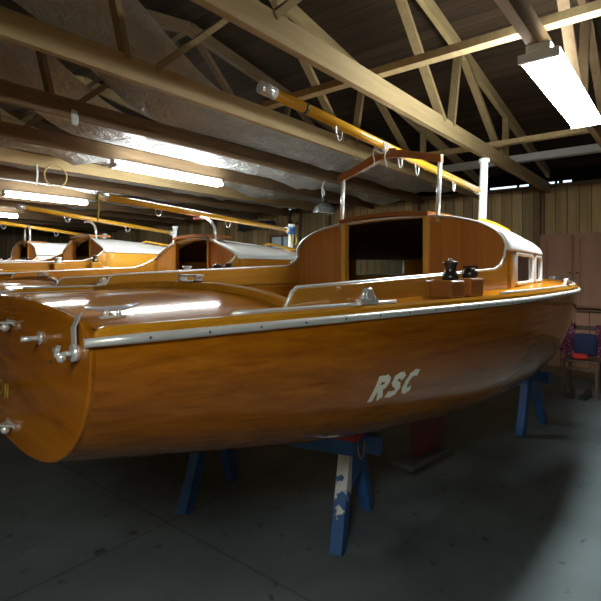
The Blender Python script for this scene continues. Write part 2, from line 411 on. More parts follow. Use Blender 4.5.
# plastic sheets hung in the bays
def sheet(k, p0, lbl, mat, drop=.0, pend=7.9, seed=0, up=True):
    q0, q1 = TQ[k]+.03, TQ[k+1]-.03
    rows = []; n = 80 if up else 60; m = 12
    ps = -1.4 if up else p0
    for i in range(n+1):
        p = ps+(pend-ps)*i/n; row = []
        s = min(1, max(0, (p-p0+1.1)/1.6)); s = s*s*(3-2*s)
        if not up: s = 1
        for j in range(m+1):
            f = j/m; qv = q0+(q1-q0)*f
            zc = min(HB+.155, roofz(p)-.16); zu = roofz(p)-.14
            nz = noise.noise(Vector((p*.8+seed*7, qv*1.3, seed)))*.14+noise.noise(Vector((p*3.2, qv*4+seed, seed*3)))*.06+noise.noise(Vector((p*8, qv*5+seed, seed*2)))*.025
            nz += abs(noise.noise(Vector((p*6+qv*3, qv*2, seed+9))))*.02
            env = sin(pi*f)
            sag = -(.06+drop)*env*(.6+.6*noise.noise(Vector((p*.6, seed*5., 2))))
            z = zu*(1-s)+zc*s+(nz+sag)*env**.6*(1 if s > .5 else .6)
            z = min(z, roofz(p)-.03)
            row.append((p, qv, z))
        rows.append(row)
    o = MB().grid(rows).build('plastic_sheet', mat, recalc=False); bplace(o)
    tag(o, lbl, 'plastic sheet', 'plastic sheets under the roof')
for k in range(2, 13):
    if k == 2: l = 'crumpled clear plastic sheet hung between the third and fourth trusses, left of the boom'
    elif k == 3: l = 'clear plastic sheet brightly lit behind the long lit lamp, above its left end'
    elif k == 4: l = 'bright sagging plastic sheet lit by the long lamp, just beyond it'
    else: l = 'dim plastic sheet slung in the bay behind the %s truss from the near lamp' % ORD[k]
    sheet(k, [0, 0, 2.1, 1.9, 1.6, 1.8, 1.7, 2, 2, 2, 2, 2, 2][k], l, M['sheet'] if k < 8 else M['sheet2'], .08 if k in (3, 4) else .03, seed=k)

# fluorescent lamps
def lamp(p, q, z, lbl, first=[None]):
    if first[0] is None:
        t = thing('fluorescent_lamp', None, 'lamp')
        MB().box((-.77, -.06, .0), (.77, .06, .045)).build('housing', M['white'], t, bevel=.008)
        MB().prism([(-.745, -.10, .0), (-.745, -.095, -.03), (-.745, -.06, -.045), (-.745, .06, -.045), (-.745, .095, -.03), (-.745, .10, .0)], (1.49, 0, 0)).build('diffuser', M['tube'], t)
        for s in (-1, 1): MB().box((s*.757-.011, -.10, -.046), (s*.757+.011, .10, 0)).build('end_cap', M['white'], t)
        first[0] = t
    else: t = copy_tree(first[0])
    t.location = B(p, q, z); t.rotation_euler = (0, 0, BR)
    if q > 1: t.scale = (1 if q < 6 else .83, .75, 1)
    tag(t, lbl, 'lamp', 'fluorescent ceiling lamps')
ZL = HB-.045
lamp(3.52, .62, ZL, 'big glowing fluorescent lamp at the top right, nearest the camera')
lamp(3.52, 4.85, ZL, 'bright fluorescent lamp above the second boat, with plastic glowing behind it')
lamp(3.43, 8.0, ZL, 'smaller glowing fluorescent lamp above the third boat')
lamp(3.52, 11.15, ZL, 'farthest fluorescent lamp, a short glow cut by the left picture edge')
lamp(-1.5, -.40, ZL, 'fluorescent lamp behind the photographer, nearer the front wall')

# ------------------------------------------------------------------ boats
BL = 5.6
vs_f = pchip([(0, .80), (.5, .885), (1, .955), (2, 1.01), (3, .935), (3.5, .835), (4, .685), (4.5, .51), (5, .31), (5.35, .16), (5.55, .06), (5.6, 0)])
zs_f = pchip([(0, 1.428), (1, 1.444), (2, 1.45), (3, 1.455), (4, 1.45), (5.6, 1.455)])
zk_f = pchip([(0, .98), (.5, .89), (1, .81), (2, .70), (3, .645), (4, .63), (4.5, .68), (4.9, .80), (5.2, .97), (5.45, 1.2), (5.6, 1.445)])
n_f = pchip([(0, 2.5), (1, 2.7), (2, 2.6), (3, 2.3), (4, 1.9), (5, 1.5), (5.6, 1.4)])
def hull_v(u, z):
    a = (zs_f(u)-z)/(zs_f(u)-zk_f(u)); n = n_f(u)
    return vs_f(u)*max(0, 1-a**n)**(1/n)
def deck_z(u, v):
    w = max(vs_f(u), 1e-3); return zs_f(u)+.024+.05*(1-min(1, abs(v)/w)**2.5)*min(1, w/.5)
W0 = .847
def cab_plan():
    us = 3.45
    pts = [(u, W0-.222*(u-2.25)) for u in (2.25, 2.36, 2.47, 2.58, 2.70, 2.81, 2.92, 3.02, 3.10, 3.20, 3.28, 3.37)]
    for a in sorted([pi/2*k/18 for k in range(19)]+[math.asin(.07/.67), math.asin(.15/.67)]):
        u = us+.67*sin(a); pts.append((u, (W0-.222*(u-2.25))*max(0, cos(a))**.8))
    return pts
def cab_w(u):
    if u <= 3.45: return W0-.222*(u-2.25)
    a = math.asin(min(1, (u-3.45)/.67)); return (W0-.222*(u-2.25))*max(0, cos(a))**.8
ZC = pchip([(2.2, 1.953), (3, 1.965), (3.5, 1.935), (3.8, 1.87), (4.0, 1.80), (4.12, 1.742)])
ZE = 1.725
ZCA = pchip([(2.2, 1.953), (3, 1.905), (3.5, 1.85), (3.9, 1.80), (4.12, 1.742)])
def P(u, v, z): return (u, -v, z)

def stroke(mb, pts, w, mapf, sub=5):
    """flat lettering stroke; pts in letter units, w stroke width (h-dir,v-dir)"""
    for (x0, y0), (x1, y1) in zip(pts[:-1], pts[1:]):
        d = Vector((x1-x0, y1-y0)); l = d.length; d /= l; n = Vector((-d.y, d.x))*w/2
        e = d*w*.32
        rows = []
        for i in range(sub+1):
            c = Vector((x0, y0))-e+(Vector((x1-x0, y1-y0))+2*e)*i/sub
            rows.append([mapf(*(c+n)), mapf(*(c-n))])
        mb.grid(rows, False)

def arc(c, r, a0, a1, n=8): return [(c[0]+r[0]*cos(radians(a0+(a1-a0)*i/n)), c[1]+r[1]*sin(radians(a0+(a1-a0)*i/n))) for i in range(n+1)]

def build_boat(label, loc, main=True, roofm='roofwhite', sidem='side', spex=2.4, angular=False):
    root = thing('sailing_boat', label, 'boat', loc)
    zc_f = ZC if not angular else ZCA
    MAT = dict(M)
    # ---- hull
    us = [BL*(1-(1-i/70)**1.35) for i in range(71)]
    rows = []
    for u in us:
        n = n_f(u); vs, zs, zk = vs_f(u), zs_f(u), zk_f(u); row = []
        for k in range(-28, 29):
            a = pi/2*abs(k)/28
            v = vs*sin(a)**(2/n) if a > 0 else 0; z = zs-(zs-zk)*max(0, cos(a))**(2/n)
            row.append(P(u, v if k > 0 else -v, z))
        rows.append(row)
    hull = MB().grid(rows).build('hull', M['hull'], root)
    # ---- transom
    sec = []
    for k in range(-28, 29):
        a = pi/2*abs(k)/28; n = n_f(0); v = vs_f(0)*sin(a)**(2/n) if a else 0; z = zs_f(0)-(zs_f(0)-zk_f(0))*max(0, cos(a))**(2/n)
        sec.append(((v if k > 0 else -v)*1.0, z))
    top = [(.8-1.6*i/24, 0) for i in range(1, 24)]
    top = [(v, deck_z(0, v)+.003) for v, _ in top]
    MB().prism([(-.014, -v*.999, z) for v, z in sec+top], (.026, 0, 0)).build('transom', M['transom'], root, bevel=.007)
    # ---- rub rails, toe rails
    for s in (1, -1):
        lin = [u for u in us if u < 5.56]
        pth = []
        for i, u in enumerate(lin):
            du = vs_f(min(u+.01, BL))-vs_f(max(u-.01, 0)); t = Vector((.02 if 0 < u else .01, du)).normalized(); nrm = Vector((-t.y, t.x))
            pth.append((u+nrm.x*.008, s*(vs_f(u)+nrm.y*.008), zs_f(u)-.004, nrm))
        mbr = MB().tube([P(a-.03 if i == 0 else a, b_, c) for i, (a, b_, c, _) in enumerate(pth)], [.011]+[.0135]*(len(pth)-1), 10)
        rr = mbr.build('rub_rail', M['alu'], root)
        if main and s == 1:
            sc = MB()
            for u in [.12+.16*i for i in range(30)]:
                sc.ellip(P(u, vs_f(u)+.024, zs_f(u)-.003), (.004, .002, .004), 8, 5)
            sc.build('screw', M['iron'], rr)['kind'] = 'stuff'
        rows = []
        for (a, b_, c, nrm) in [(-.004, pth[0][1], pth[0][2]-.014, pth[0][3]), (.004, pth[0][1], pth[0][2]-.006, pth[0][3]), (.02, pth[0][1]+s*.003, pth[0][2], pth[0][3])]+[q_ for q_ in pth if q_[0] > .05]:
            o = (a-.004*nrm.x, b_-s*.004*nrm.y); i_ = (a-.034*nrm.x, b_-s*.034*nrm.y)
            rows.append([P(o[0], o[1], c+.002), P(o[0], o[1], c+.026), P(o[0]-nrm.x*.006, o[1]-s*nrm.y*.006, c+.036), P(i_[0]+nrm.x*.006, i_[1]+s*nrm.y*.006, c+.036), P(*i_, c+.028), P(*i_, c-.02)])
        mbt = MB().grid(rows, False)
        mbt.add(rows[0], [(0, 1, 2, 3, 4, 5)])
        mbt.build('toe_rail', M['rail'], root)
    # ---- deck: aft deck, side decks, foredeck
    def rim_u(v): return .75-.13*(v/.85)**2
    rows = []
    for i in range(9):
        row = []
        for j in range(-20, 21):
            f = j/20; u = None
            v0 = f*vs_f(0.3)*.985
            u = .0+rim_u(v0)*i/8 if abs(v0) < .84 else .75*i/8
            v = f*(vs_f(u)-.012); row.append(P(u, v, deck_z(u, v)))
        rows.append(row)
    MB().grid(rows).build('aft_deck', M['deckwood'], root)
    for s in (1, -1):
        rows = []
        for u in [.56+i*.1 for i in range(17)]+[2.24]:
            rows.append([P(u, s*(.815+(vs_f(u)-.012-.815)*k/5), deck_z(u, .815+(vs_f(u)-.815)*k/5)) for k in range(6)])
        rows2 = []
        for u in [2.24, 2.4, 2.6, 2.8, 3.0, 3.2, 3.4, 3.6, 3.75, 3.88, 3.98, 4.05, 4.09, 4.115]+[4.12, 4.3, 4.5, 4.7, 4.9, 5.1, 5.25, 5.4, 5.5, 5.57]:
            w = max(0, cab_w(u)-.025) if u < 4.12 else 0; e = max(.001, vs_f(u)-.012); w = min(w, e)
            rows2.append([P(u, s*(w+(e-w)*k/8), deck_z(u, w+(e-w)*k/8)) for k in range(9)])
        MB().grid(rows).build('side_deck', M['deckwood'], root)
        MB().grid(rows2).build('foredeck', M['deckwood'], root)
    # rim at the front of the aft deck
    rows = []
    for j in range(-24, 25):
        v = .83*j/24; u = rim_u(v); z = deck_z(u, v)
        rows.append([P(u-.03, v, z-.005), P(u-.03, v, z+.024), P(u-.024, v, z+.03), P(u-.004, v, z+.03), P(u+.002, v, z+.024), P(u+.002, v, z-.30)])
    MB().grid(rows, False).build('deck_beam', M['rail'], root)
    # ---- cockpit well
    prof = [(.815, 1.47), (.80, 1.19), (.36, 1.18), (.36, .93), (-.36, .93), (-.36, 1.18), (-.80, 1.19), (-.815, 1.47)]
    MB().grid([[P(u, v, z) for v, z in prof] for u in (.60, 1.2, 1.8, 2.3)], False).build('cockpit_well', M['deckwood'], root)
    # ---- coamings
    cz = lambda u: 1.532+.07*(u-.6)/1.65
    for s in (1, -1):
        mb = MB(); vv = .84; cz = lambda u, s=s: 1.537+.07*(u-.6)/1.65+(.03 if s < 0 else 0)
        o_ = .075 if s < 0 else .01
        poly = [(.57+o_, deck_z(.57, .84)-.02), (.605+o_*1.2, cz(.6)-.012), (.625+o_*1.2, cz(.63)), (1.2, cz(1.2)), (1.8, cz(1.8))]+([(2.10, cz(2.10)), (2.18, cz(2.2)+.02), (2.235, cz(2.2)+.07), (2.25, cz(2.2)+.09)] if not angular else [(1.95, cz(1.95)), (2.06, cz(2.06)+.03), (2.16, cz(2.1)+.075), (2.25, 1.745)])+[(2.25, 1.25), (.8, 1.25)]
        mb.prism([P(u, s*(vv-.011), z) for u, z in poly], P(0, s*.022, 0)).build('coaming', M['coam'], root, bevel=.003)
        # aluminium trim: along coaming, up and over the cabin shoulder
        path = [P(u, s*(vv), z+.003) for u, z in poly[:-3]]
        path = [P(poly[0][0]-.004, s*vv, poly[0][1]+.012)]+path[1:]
        for k in range(1, 17):
            a = pi/2*(k/16)*.86; w = W0+.006
            if angular: 
                continue
            v = w*cos(a)**(2/spex); z = ZE-.02+(zc_f(2.25)-ZE+.02)*sin(a)**(2/spex)
            path.append(P(2.225, s*v, z+.004))
        if angular: path += [P(2.225, s*.83, 1.74), P(2.225, s*.80, 1.775), P(2.225, s*.46, 1.905), P(2.225, s*.36, 1.93)]
        MB().tube(path, .007, 8).build('edge_trim', M['alu'], root)
    # ---- cabin sides (one curved shell) with window openings
    pl = cab_plan(); full = pl+[(u, -v) for u, v in pl[::-1][1:]]
    zrows = [None, 1.515, 1.555, 1.70, ZE+.01]
    wins = [(2.47, 3.10), (3.20, 3.52)] if main else [(3.1, 3.6)]
    winp = [(2.81, 3.37)] if main else [(3.1, 3.6)]
    if not angular and not main: wins = winp = []
    def inwin(i):
        (u0, v0), (u1, v1) = full[i], full[i+1]; m = (u0+u1)/2
        if abs((v0+v1)/2) < .3: return False
        return any(a < m < b_ for a, b_ in (wins if v0+v1 > 0 else winp))
    rows = []
    for (u, v) in full:
        sg = 1 if v >= 0 else -1
        rows.append([P(u, v, z if z else deck_z(u, v)-.05) for z in zrows])
    MB().grid(rows, True, lambda i, j: (j == 2 or (j == 1 and full[i][1]+full[i+1][1] > 0)) and inwin(i)).build('cabin_side', M[sidem], root, solid=.016)
    def wall(u, off, s):
        w = cab_w(u); d = (cab_w(u+.01)-cab_w(u-.01))/.02; n = Vector((-d, 1)).normalized()
        return (u+n.x*off, s*(w+n.y*off))
    for s in (1, -1):
        for a, b_ in (wins if s > 0 else winp):
            r = .025; path = []; zb = 1.515 if s > 0 else 1.555
            for cx, cz_, a0 in ((b_-r, 1.70-r, 90), (b_-r, zb+r, 0), (a+r, zb+r, -90), (a+r, 1.70-r, 180)):
                for k in range(4):
                    an = radians(a0-30*k); path.append((cx+r*cos(an), cz_+r*sin(an)))
            dense = []
            for i in range(len(path)):
                p0, p1 = path[i], path[(i+1) % len(path)]; nn = 8 if abs(p1[0]-p0[0]) > .1 else 1
                dense += [(p0[0]+(p1[0]-p0[0])*k/nn, p0[1]+(p1[1]-p0[1])*k/nn) for k in range(nn)]
            f = MB().tube([P(*wall(u, .006, s), z) for u, z in dense], .0125, 8, closed=True).build('window_frame', M['alu'], root)
            rows = [[P(*wall(a+(b_-a)*k/8, .0, s), z) for z in (zb, 1.70)] for k in range(9)]
            MB().grid(rows, True).build('pane', M['glass'], f)
    # ---- roof
    def sec_pt(u, w, a):
        zc = zc_f(u); 
        if angular:
            f = a/(pi/2); prof = [(1, 0), (.99, .06), (.96, .13), (.75, .44), (.5, .76), (.25, .94), (0, 1)]
            k = min(5, int(f*6)); t = f*6-k; x = prof[k][0]*(1-t)+prof[k+1][0]*t; y = prof[k][1]*(1-t)+prof[k+1][1]*t
            return w*x, ZE+(zc-ZE)*y
        sp = spex-(spex-1.75)*min(1, max(0, (u-2.3)/1.0))
        return w*max(0, cos(a))**(2/sp), ZE+(zc-ZE)*max(0, sin(a))**(2/sp)
    rows = []
    for (u, v) in [(2.225, W0)]+pl[1:]:
        w = v+.012; row = [P(u, w, ZE-.012)]
        N = 18
        for k in range(0, 2*N+1):
            a = pi/2*k/N
            if k <= N: x, z = sec_pt(u, w, a); row.append(P(u, x, z))
            else: x, z = sec_pt(u, w, pi-a); row.append(P(u, -x, z))
        row.append(P(u, -w, ZE-.012)); rows.append(row)
    rows[-1] = [(rows[-1][0][0]+.012, y*.0, ZE-.012+.02*sin(pi*k/(len(rows[-1])-1))) for k, (x, y, z) in enumerate(rows[-1])]
    MB().grid(rows).build('cabin_roof', M[roofm], root, solid=.012)
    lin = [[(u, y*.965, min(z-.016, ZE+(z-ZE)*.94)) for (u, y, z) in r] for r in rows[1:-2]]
    MB().grid(lin).build('shade_shell', M['dark'], root)  # dark shell added under the white roof to paint the cabin's shade
    # ---- aft bulkhead: two panels, posts, lintel, sill
    for s in (1, -1):
        out = []
        for k in range(0, 13):
            a = pi/2*k/12
            v, z = sec_pt(2.25, W0-.004, a)
            if v < .36: break
            out.append((v, z-.006))
        v2 = .36; zt = (1.93 if not angular else 1.93)-.012
        poly = [(.36, 1.2), (W0-.004, 1.2)]+out+[(.36, zt)]
        MB().prism([P(2.235, s*v, z) for v, z in poly], (.018, 0, 0)).build('bulkhead_panel', M['panel'], root)
        MB().box((2.215, s*.345-.018, 1.2), (2.262, s*.345+.018, 1.945)).build('door_post', M['pale'] if main else M['side'], root, bevel=.003)
    pts = [(2.205, -v, 1.94+.022*(1-(v/.38)**2)) for v in [-.37+.074*i for i in range(11)]]
    rows = [[(2.20, y, z), (2.20, y, z+.028), (2.5, y, z+.028), (2.5, y, z)] for _, y, z in pts]
    MB().grid(rows, False).add(rows[0], [(0, 1, 2, 3)]).add(rows[-1], [(0, 1, 2, 3)]).build('hatch', M['crossbar'], root)
    MB().box((2.232, -.33, 1.2), (2.258, .33, 1.47)).build('sill_board', M['panel'], root)
    # shade lining: added floor and front partition, coloured dark so the inside reads shaded
    MB().box((2.27, -.55, 1.0), (3.6, .55, 1.02)).box((3.68, -.34, 1.0), (3.7, .34, 1.70)).build('shade_lining', M['dark'], root)
    # ---- mast stub
    x0 = 3.70
    lean = .02
    zt = 2.585 if main else 2.19
    st = MB().cyl((x0, 0, zc_f(x0)-.03), (x0+.01, -.02, zt), .034, 18)
    st.cyl((x0+.01, -.02, zt-.025), (x0+.01, -.02, zt+.01), .046, 18).build('mast_stub', M['white'], root)
    MB().cyl((x0, 0, zc_f(x0)-.03), (x0, 0, zc_f(x0)+.045), .075, 18, .055).build('mast_collar', M['rail'], root)
    # grab rails
    for s in (1, -1):
        mb = MB()
        zz = [sec_pt(u, cab_w(u)+.012, math.acos(min(1, (.3/(cab_w(u)+.012))**(spex/2))))[1] if not angular else zc_f(u)-.03 for u in (3.0, 3.2, 3.4, 3.6)]
        ptz = list(zip((3.0, 3.2, 3.4, 3.6), zz))
        mb.tube([P(u, s*.3, z+(.006 if i in (0, 3) else .034)) for i, (u, z) in enumerate([ptz[0], (3.05, zz[0]*.75+zz[1]*.25), (3.3, (zz[1]+zz[2])/2), (3.55, zz[3]*.75+zz[2]*.25), ptz[3]][0:5])] if False else
                [P(3.0, s*.3, zz[0]+.008), P(3.06, s*.3, zz[0]+.036), P(3.3, s*.3, (zz[1]+zz[2])/2+.038), P(3.54, s*.3, zz[3]+.042), P(3.6, s*.3, zz[3]+.008)], .014, 8)
        mb.cyl(P(3.3, s*.3, (zz[1]+zz[2])/2-.01), P(3.3, s*.3, (zz[1]+zz[2])/2+.034), .013, 8)
        mb.build('grab_rail', M['spar'], root)
    # ---- winches on pedestals
    wu = [(1.475, 0), (1.655, 1)] if main else [(1.64, 2), (2.08, 0)]
    for s in (1, -1):
        for u, kind in wu:
            v = .915; z0 = deck_z(u, v)-.005; zt = cz(u)-.048
            MB().box((u-.062, -s*v-.055, z0), (u+.062, -s*v+.055, zt)).build('winch_pedestal', M['crossbar'] if main else M['coam'], root, bevel=.012)
            if main: u += .028
            if kind == 0:
                wd = MB().lathe([(0, 0), (.036, 0), (.038, .012), (.036, .022), (.029, .03), (.024, .045), (.026, .06), (.034, .074), (.034, .08), (.02, .082), (.012, .09), (0, .09)], P(u, s*v, zt), 20).build('winch', M['bronze'], root)
                MB().cyl(P(u, s*v, zt+.088), P(u, s*v, zt+.096), .008, 8).build('drive_socket', M['chrome'], wd)
            elif kind == 1:
                MB().lathe([(0, 0), (.036, 0), (.036, .03), (.026, .036), (.026, .044), (0, .046)], P(u, s*v, zt), 20).beam(P(u-.045, s*v, zt+.05), P(u+.06, s*v, zt+.052), .022, .012).build('winch', M['bronze'], root)
            else:
                MB().lathe([(0, 0), (.035, 0), (.03, .02), (.03, .05), (.042, .06), (.042, .072), (0, .073)], P(u, s*v, zt), 18).build('winch', M['white'], root)
    # ---- deck fittings
    for s in (1, -1):
        # genoa track
        uu = [.37+.085*i for i in range(9)]
        tr = MB().tube([P(u, s*(vs_f(u)-.018), zs_f(u)+.037) for u in uu], .008, 8, flat=1.).build('genoa_track', M['alu'], root)
        c0 = (uu[6]+.02); cv = vs_f(c0)-.018; zc = zs_f(c0)+.043
        MB().box((c0-.05, -s*cv-.013, zc-.008), (c0+.05, -s*cv+.013, zc+.012)).tube([P(c0-.03, s*cv, zc+.012), P(c0-.012, s*cv, zc+.04), P(c0+.012, s*cv, zc+.044), P(c0+.034, s*cv, zc+.012)], .011, 10).cyl(P(c0, s*cv-.014, zc+.026), P(c0, s*cv+.014, zc+.026), .018, 14).build('track_car', M['chrome'], tr)
        uu = [1.85+.18*i for i in range(19)]
        MB().tube([P(u, s*(vs_f(u)-.024), zs_f(u)+.039) for u in uu if u < 5.2], .0075, 8).build('toe_track', M['alu'], root)
        u = 3.05; MB().box((u-.03, -s*(vs_f(u)-.03)-.012, zs_f(u)+.03), (u+.03, -s*(vs_f(u)-.03)+.012, zs_f(u)+.06)).cyl(P(u, s*(vs_f(u)-.03), zs_f(u)+.06), P(u, s*(vs_f(u)-.03), zs_f(u)+.085), .014, 10).build('fairlead', M['chrome'], root)
        u = 4.2; v = vs_f(u)-.07; z = deck_z(u, v)
        MB().tube([P(u-.07, s*v, z+.034), P(u, s*v, z+.03), P(u+.07, s*v, z+.036)], [.006, .011, .006], 8).cyl(P(u-.02, s*v, z), P(u-.02, s*v, z+.03), .008, 8).cyl(P(u+.02, s*v, z), P(u+.02, s*v, z+.03), .008, 8).build('deck_cleat', M['chrome'], root)
        u = .085; v = .69; z = deck_z(u, v)
        MB().tube([P(u-.078, s*(v+.01), z+.032), P(u-.03, s*v, z+.023), P(u+.03, s*v, z+.023), P(u+.078, s*(v-.01), z+.032)], [.004, .0075, .0075, .004], 10).cyl(P(u-.018, s*v, z), P(u-.018, s*v, z+.022), .008, 8).cyl(P(u+.018, s*v, z), P(u+.018, s*v, z+.022), .008, 8).box((u-.035, -s*v-.01, z-.004), (u+.035, -s*v+.01, z+.004)).build('stern_cleat', M['chrome'], root)
    # bracket on the aft deck beam
    z = deck_z(.74, 0)+.03
    MB().box((.715, -.075, z), (.755, .075, z+.006)).box((.715, -.075, z), (.755, -.06, z+.03)).box((.715, .06, z), (.755, .075, z+.03)).box((.715, -.09, z+.024), (.755, .09, z+.034)).build('tiller_bracket', M['alu'], root)
    # rudder gudgeons
    for z in (1.41, 1.046):
        MB().prism([(-.012, -.035+.05, z), (-.012, -.035-.05, z), (-.055, -.035, z+.001)], (0, 0, .006)).box((-.018, -.085, z-.006), (-.012, .015, z+.012)).ellip((-.032, -.035, z-.014), (.016, .016, .016), 12, 8).build('gudgeon', M['chrome'], root)
    if main:
        # bent latch strap with wing bolts, and a stud
        v = .715
        st = MB().beam(P(-.022, v, 1.375), P(-.024, v-.004, 1.455), .032, .005, (1, 0, 0)).beam(P(-.024, v-.004, 1.452), P(-.006, v-.012, 1.487), .032, .005, (1, 0, 0)).build('latch_strap', M['chrome'], root, bevel=.002)
        MB().cyl(P(-.012, v, 1.388), P(-.03, v, 1.388), .022, 14).cyl(P(-.03, v, 1.388), P(-.07, v-.002, 1.388), .007, 10).ellip(P(-.055, v, 1.38), (.012, .016, .014), 10, 6).tube([P(-.065, v-.02, 1.40), P(-.065, v, 1.392), P(-.065, v+.012, 1.41)], .006, 8).build('wing_bolt', M['chrome'], st)
        v = .40
        MB().cyl(P(-.013, v, 1.394), P(-.022, v, 1.394), .02, 14).cyl(P(-.022, v, 1.394), P(-.07, v, 1.394), .008, 10).build('stud', M['chrome'], root)
        MB().ellip(P(-.014, .49, 1.335), (.003, .004, .005), 8, 6).build('drain_hole', M['black'], root)
        # lettering
        def hm(x, y):
            z = 1.118+y*.086; u = .965+x*.086+.16*y*.086
            return P(u, hull_v(u, z)+.0022, z)
        w = .30
        for i, segs in enumerate([
            [[(0, 0), (0, 1)], [(0, .93), (.38, .93), (.52, .84), (.55, .72), (.48, .58), (.3, .5), (.08, .5)], [(.25, .48), (.52, .03)]],
            [[(.56, .82), (.46, .92), (.25, .93), (.08, .86), (.06, .68), (.2, .56), (.42, .45), (.52, .3), (.44, .13), (.28, .07), (.0, .09)]],
            [[(.56, .90), (.36, .93), (.15, .82), (.03, .58), (.02, .3), (.12, .12), (.3, .07), (.46, .13)]]]):
            mb = MB()
            for sg in segs: stroke(mb, sg, w, lambda x, y, i=i: hm(x+(0, .98, 1.95)[i], y))
            lab(mb.build('letter', M['letter'], root, recalc=False), 'cream slanted letter %s painted on the hull' % 'RSC'[i])
        def tm(x, y): return P(-.0152, -.05+x*.055, 1.127+y*.055)
        mb = MB()
        stroke(mb, [(0, 0), (0, 1)], .2, tm); stroke(mb, [(0, 1), (.8, 0)], .2, tm); stroke(mb, [(.8, 0), (.8, 1)], .2, tm)
        lab(mb.build('letter', M['yellowletter'], root, recalc=False), 'yellow letter N on the transom')
        mb = MB()
        stroke(mb, [(-.25+.4*cos(a*pi/6)-.85, .5+.45*sin(a*pi/6)) for a in range(13)], .2, tm, 2)
        lab(mb.build('letter', M['yellowletter'], root, recalc=False), 'yellow letter O on the transom')
    # bow roller
    MB().box((5.38, -.025, 1.485), (5.66, .025, 1.497)).cyl((5.64, -.03, 1.51), (5.64, .03, 1.51), .02, 12).box((5.45, -.03, 1.497), (5.65, -.024, 1.53)).box((5.45, .024, 1.497), (5.65, .03, 1.53)).build('bow_roller', M['chrome'], root)
    # fin keel
    k = MB(); rows = []
    for i in range(13):
        a = 2*pi*i/12; rows.append([(2.85+.32*cos(a), .045*sin(a), .70), (2.80+.20*cos(a), .03*sin(a), .21)])
    k.grid(rows, False).build('fin_keel', M['keel'], root)
    MB().box((2.45, -.09, .17), (2.98, .09, .212)).build('keel_plate', M['iron'], root, bevel=.01)
    MB().box((.10, -.02, zk_f(.2)-.05), (.34, .02, zk_f(.2)+.03)).build('skeg', M['rail'], root)
    # ---- boom crutch
    if main:
        cr = [(-.375, 2.29), (.42, 2.295)]
        for v, z in cr:
            MB().tube([P(2.235, v, 1.90), P(2.235, v+.02, z+.01)], .017, 12, flat=.8).build('crutch_post', M['chrome'], root)
        up = [(-.40, 2.285), (-.2, 2.345), (-.06, 2.392), (-.045, 2.383), (.045, 2.383), (.07, 2.408), (.11, 2.405), (.13, 2.385), (.16, 2.385), (.18, 2.375), (.455, 2.302)]
        lo = [(.455, 2.252), (.2, 2.325), (.08, 2.345), (-.02, 2.34), (-.2, 2.285), (-.40, 2.235)]
        up = [(v, z+.012) for v, z in up]; lo = [(v, z+.012) for v, z in lo]
        MB().prism([P(2.213, v, z) for v, z in up+lo], (.034, 0, 0)).build('crutch_bar', M['crossbar'], root, bevel=.003)
    return root

front = build_boat('varnished wooden sailing boat in front lettered RSC, propped on blue trestles', (0, 0, 0))
boat2 = build_boat('varnished boat directly behind the front one, brown cabin side under white roof', (.10, 2.66, 0), False, 'roofwhite', 'side', angular=True)
M['side3'] = wood('light_cabin_side', (.50, .24, .025), (.66, .34, .045), (.8, 20, 20), .28, 1., .08)
boat3 = build_boat('third boat back, golden yellow cabin side under a white roof', (-.20, 5.17, .12), False, 'roofwhite', 'side3', angular=True)
boat4 = build_boat('farthest boat at the left picture edge, pale grey cabin with chrome hoop', (-.30, 7.85, .14), False, 'roofgrey', 'roofgrey')

# crutch hoops on the other boats (fixed to them: parts)
for b_, full in ((boat2, 0), (boat3, 0), (boat4, 1)):
    if full: path = [(2.3, -.17, 1.9), (2.3, -.17, 2.13)]+[(2.3, -.17*cos(pi*i/8), 2.13+.15*sin(pi*i/8)) for i in range(1, 8)]+[(2.3, .17, 2.13), (2.3, .17, 1.9)]
    else: path = [(2.3, -.36, 1.88), (2.3, -.355, 2.0)]+[(2.3, -.355+.34*(1-cos(pi/2*i/8)), 2.0+.18*sin(pi/2*i/8)) for i in range(1, 9)]
    MB().tube(path, .017, 10).build('crutch_hoop', M['chrome'], b_)
    if not full: MB().box((2.28, -.03, 2.165), (2.32, .05, 2.19)).build('crutch_pad', M['red'], b_)

# ---- booms
def boom(loc, a, b_, lbl, cap=True, rings=True):
    t = thing('boom', lbl, 'boom', loc, 0, 'booms stowed over the boats'); a = Vector(a); b_ = Vector(b_); d = (b_-a).normalized()
    MB().tube([a, b_], .031, 18).build('spar', M['spar'], t)
    MB().tube([a-d*.012, a+d*.09], .034, 18).lathe([(0, 0)], a).build('end_cap', M['chrome'], t)
    if rings: MB().tube([a+d*.31, a+d*.335], .0325, 18).build('band', M['black'], t)
    for f in ((.62, 1.28, 1.50, 2.05) if rings else (.62, 1.5)):
        c = a+d*f
        MB().tube([c+Vector((0, .012*cos(x), -.026-.075*sin(x)))+d*.042*cos(x) for x in [pi*i/10 for i in range(-1, 12)]], .0045, 8).build('eye', M['chrome'], t)
    MB().tube([b_-d*.02, b_+d*.03], .037, 16).build('gooseneck', M['chrome'], t)
    return t
boom((0, 0, 0), (1.17, 0, 2.575), (3.64, 0, 2.305), 'thick golden boom with metal tip lying in the front boat\'s wooden crutch')
boom((.10, 2.66, 0), (1.22, 0, 2.31), (3.645, 0, 2.125), 'golden boom over the boat directly behind the front one', rings=False)
boom((-.20, 5.17, 0), (1.42, 0, 2.44), (3.645, 0, 2.21), 'golden boom over the third boat, below the second lamp from the left', rings=False)
boom((-.30, 7.85, 0), (1.3, 0, 2.50), (3.645, 0, 2.26), 'farthest golden boom, above the pale grey boat at left', rings=False)
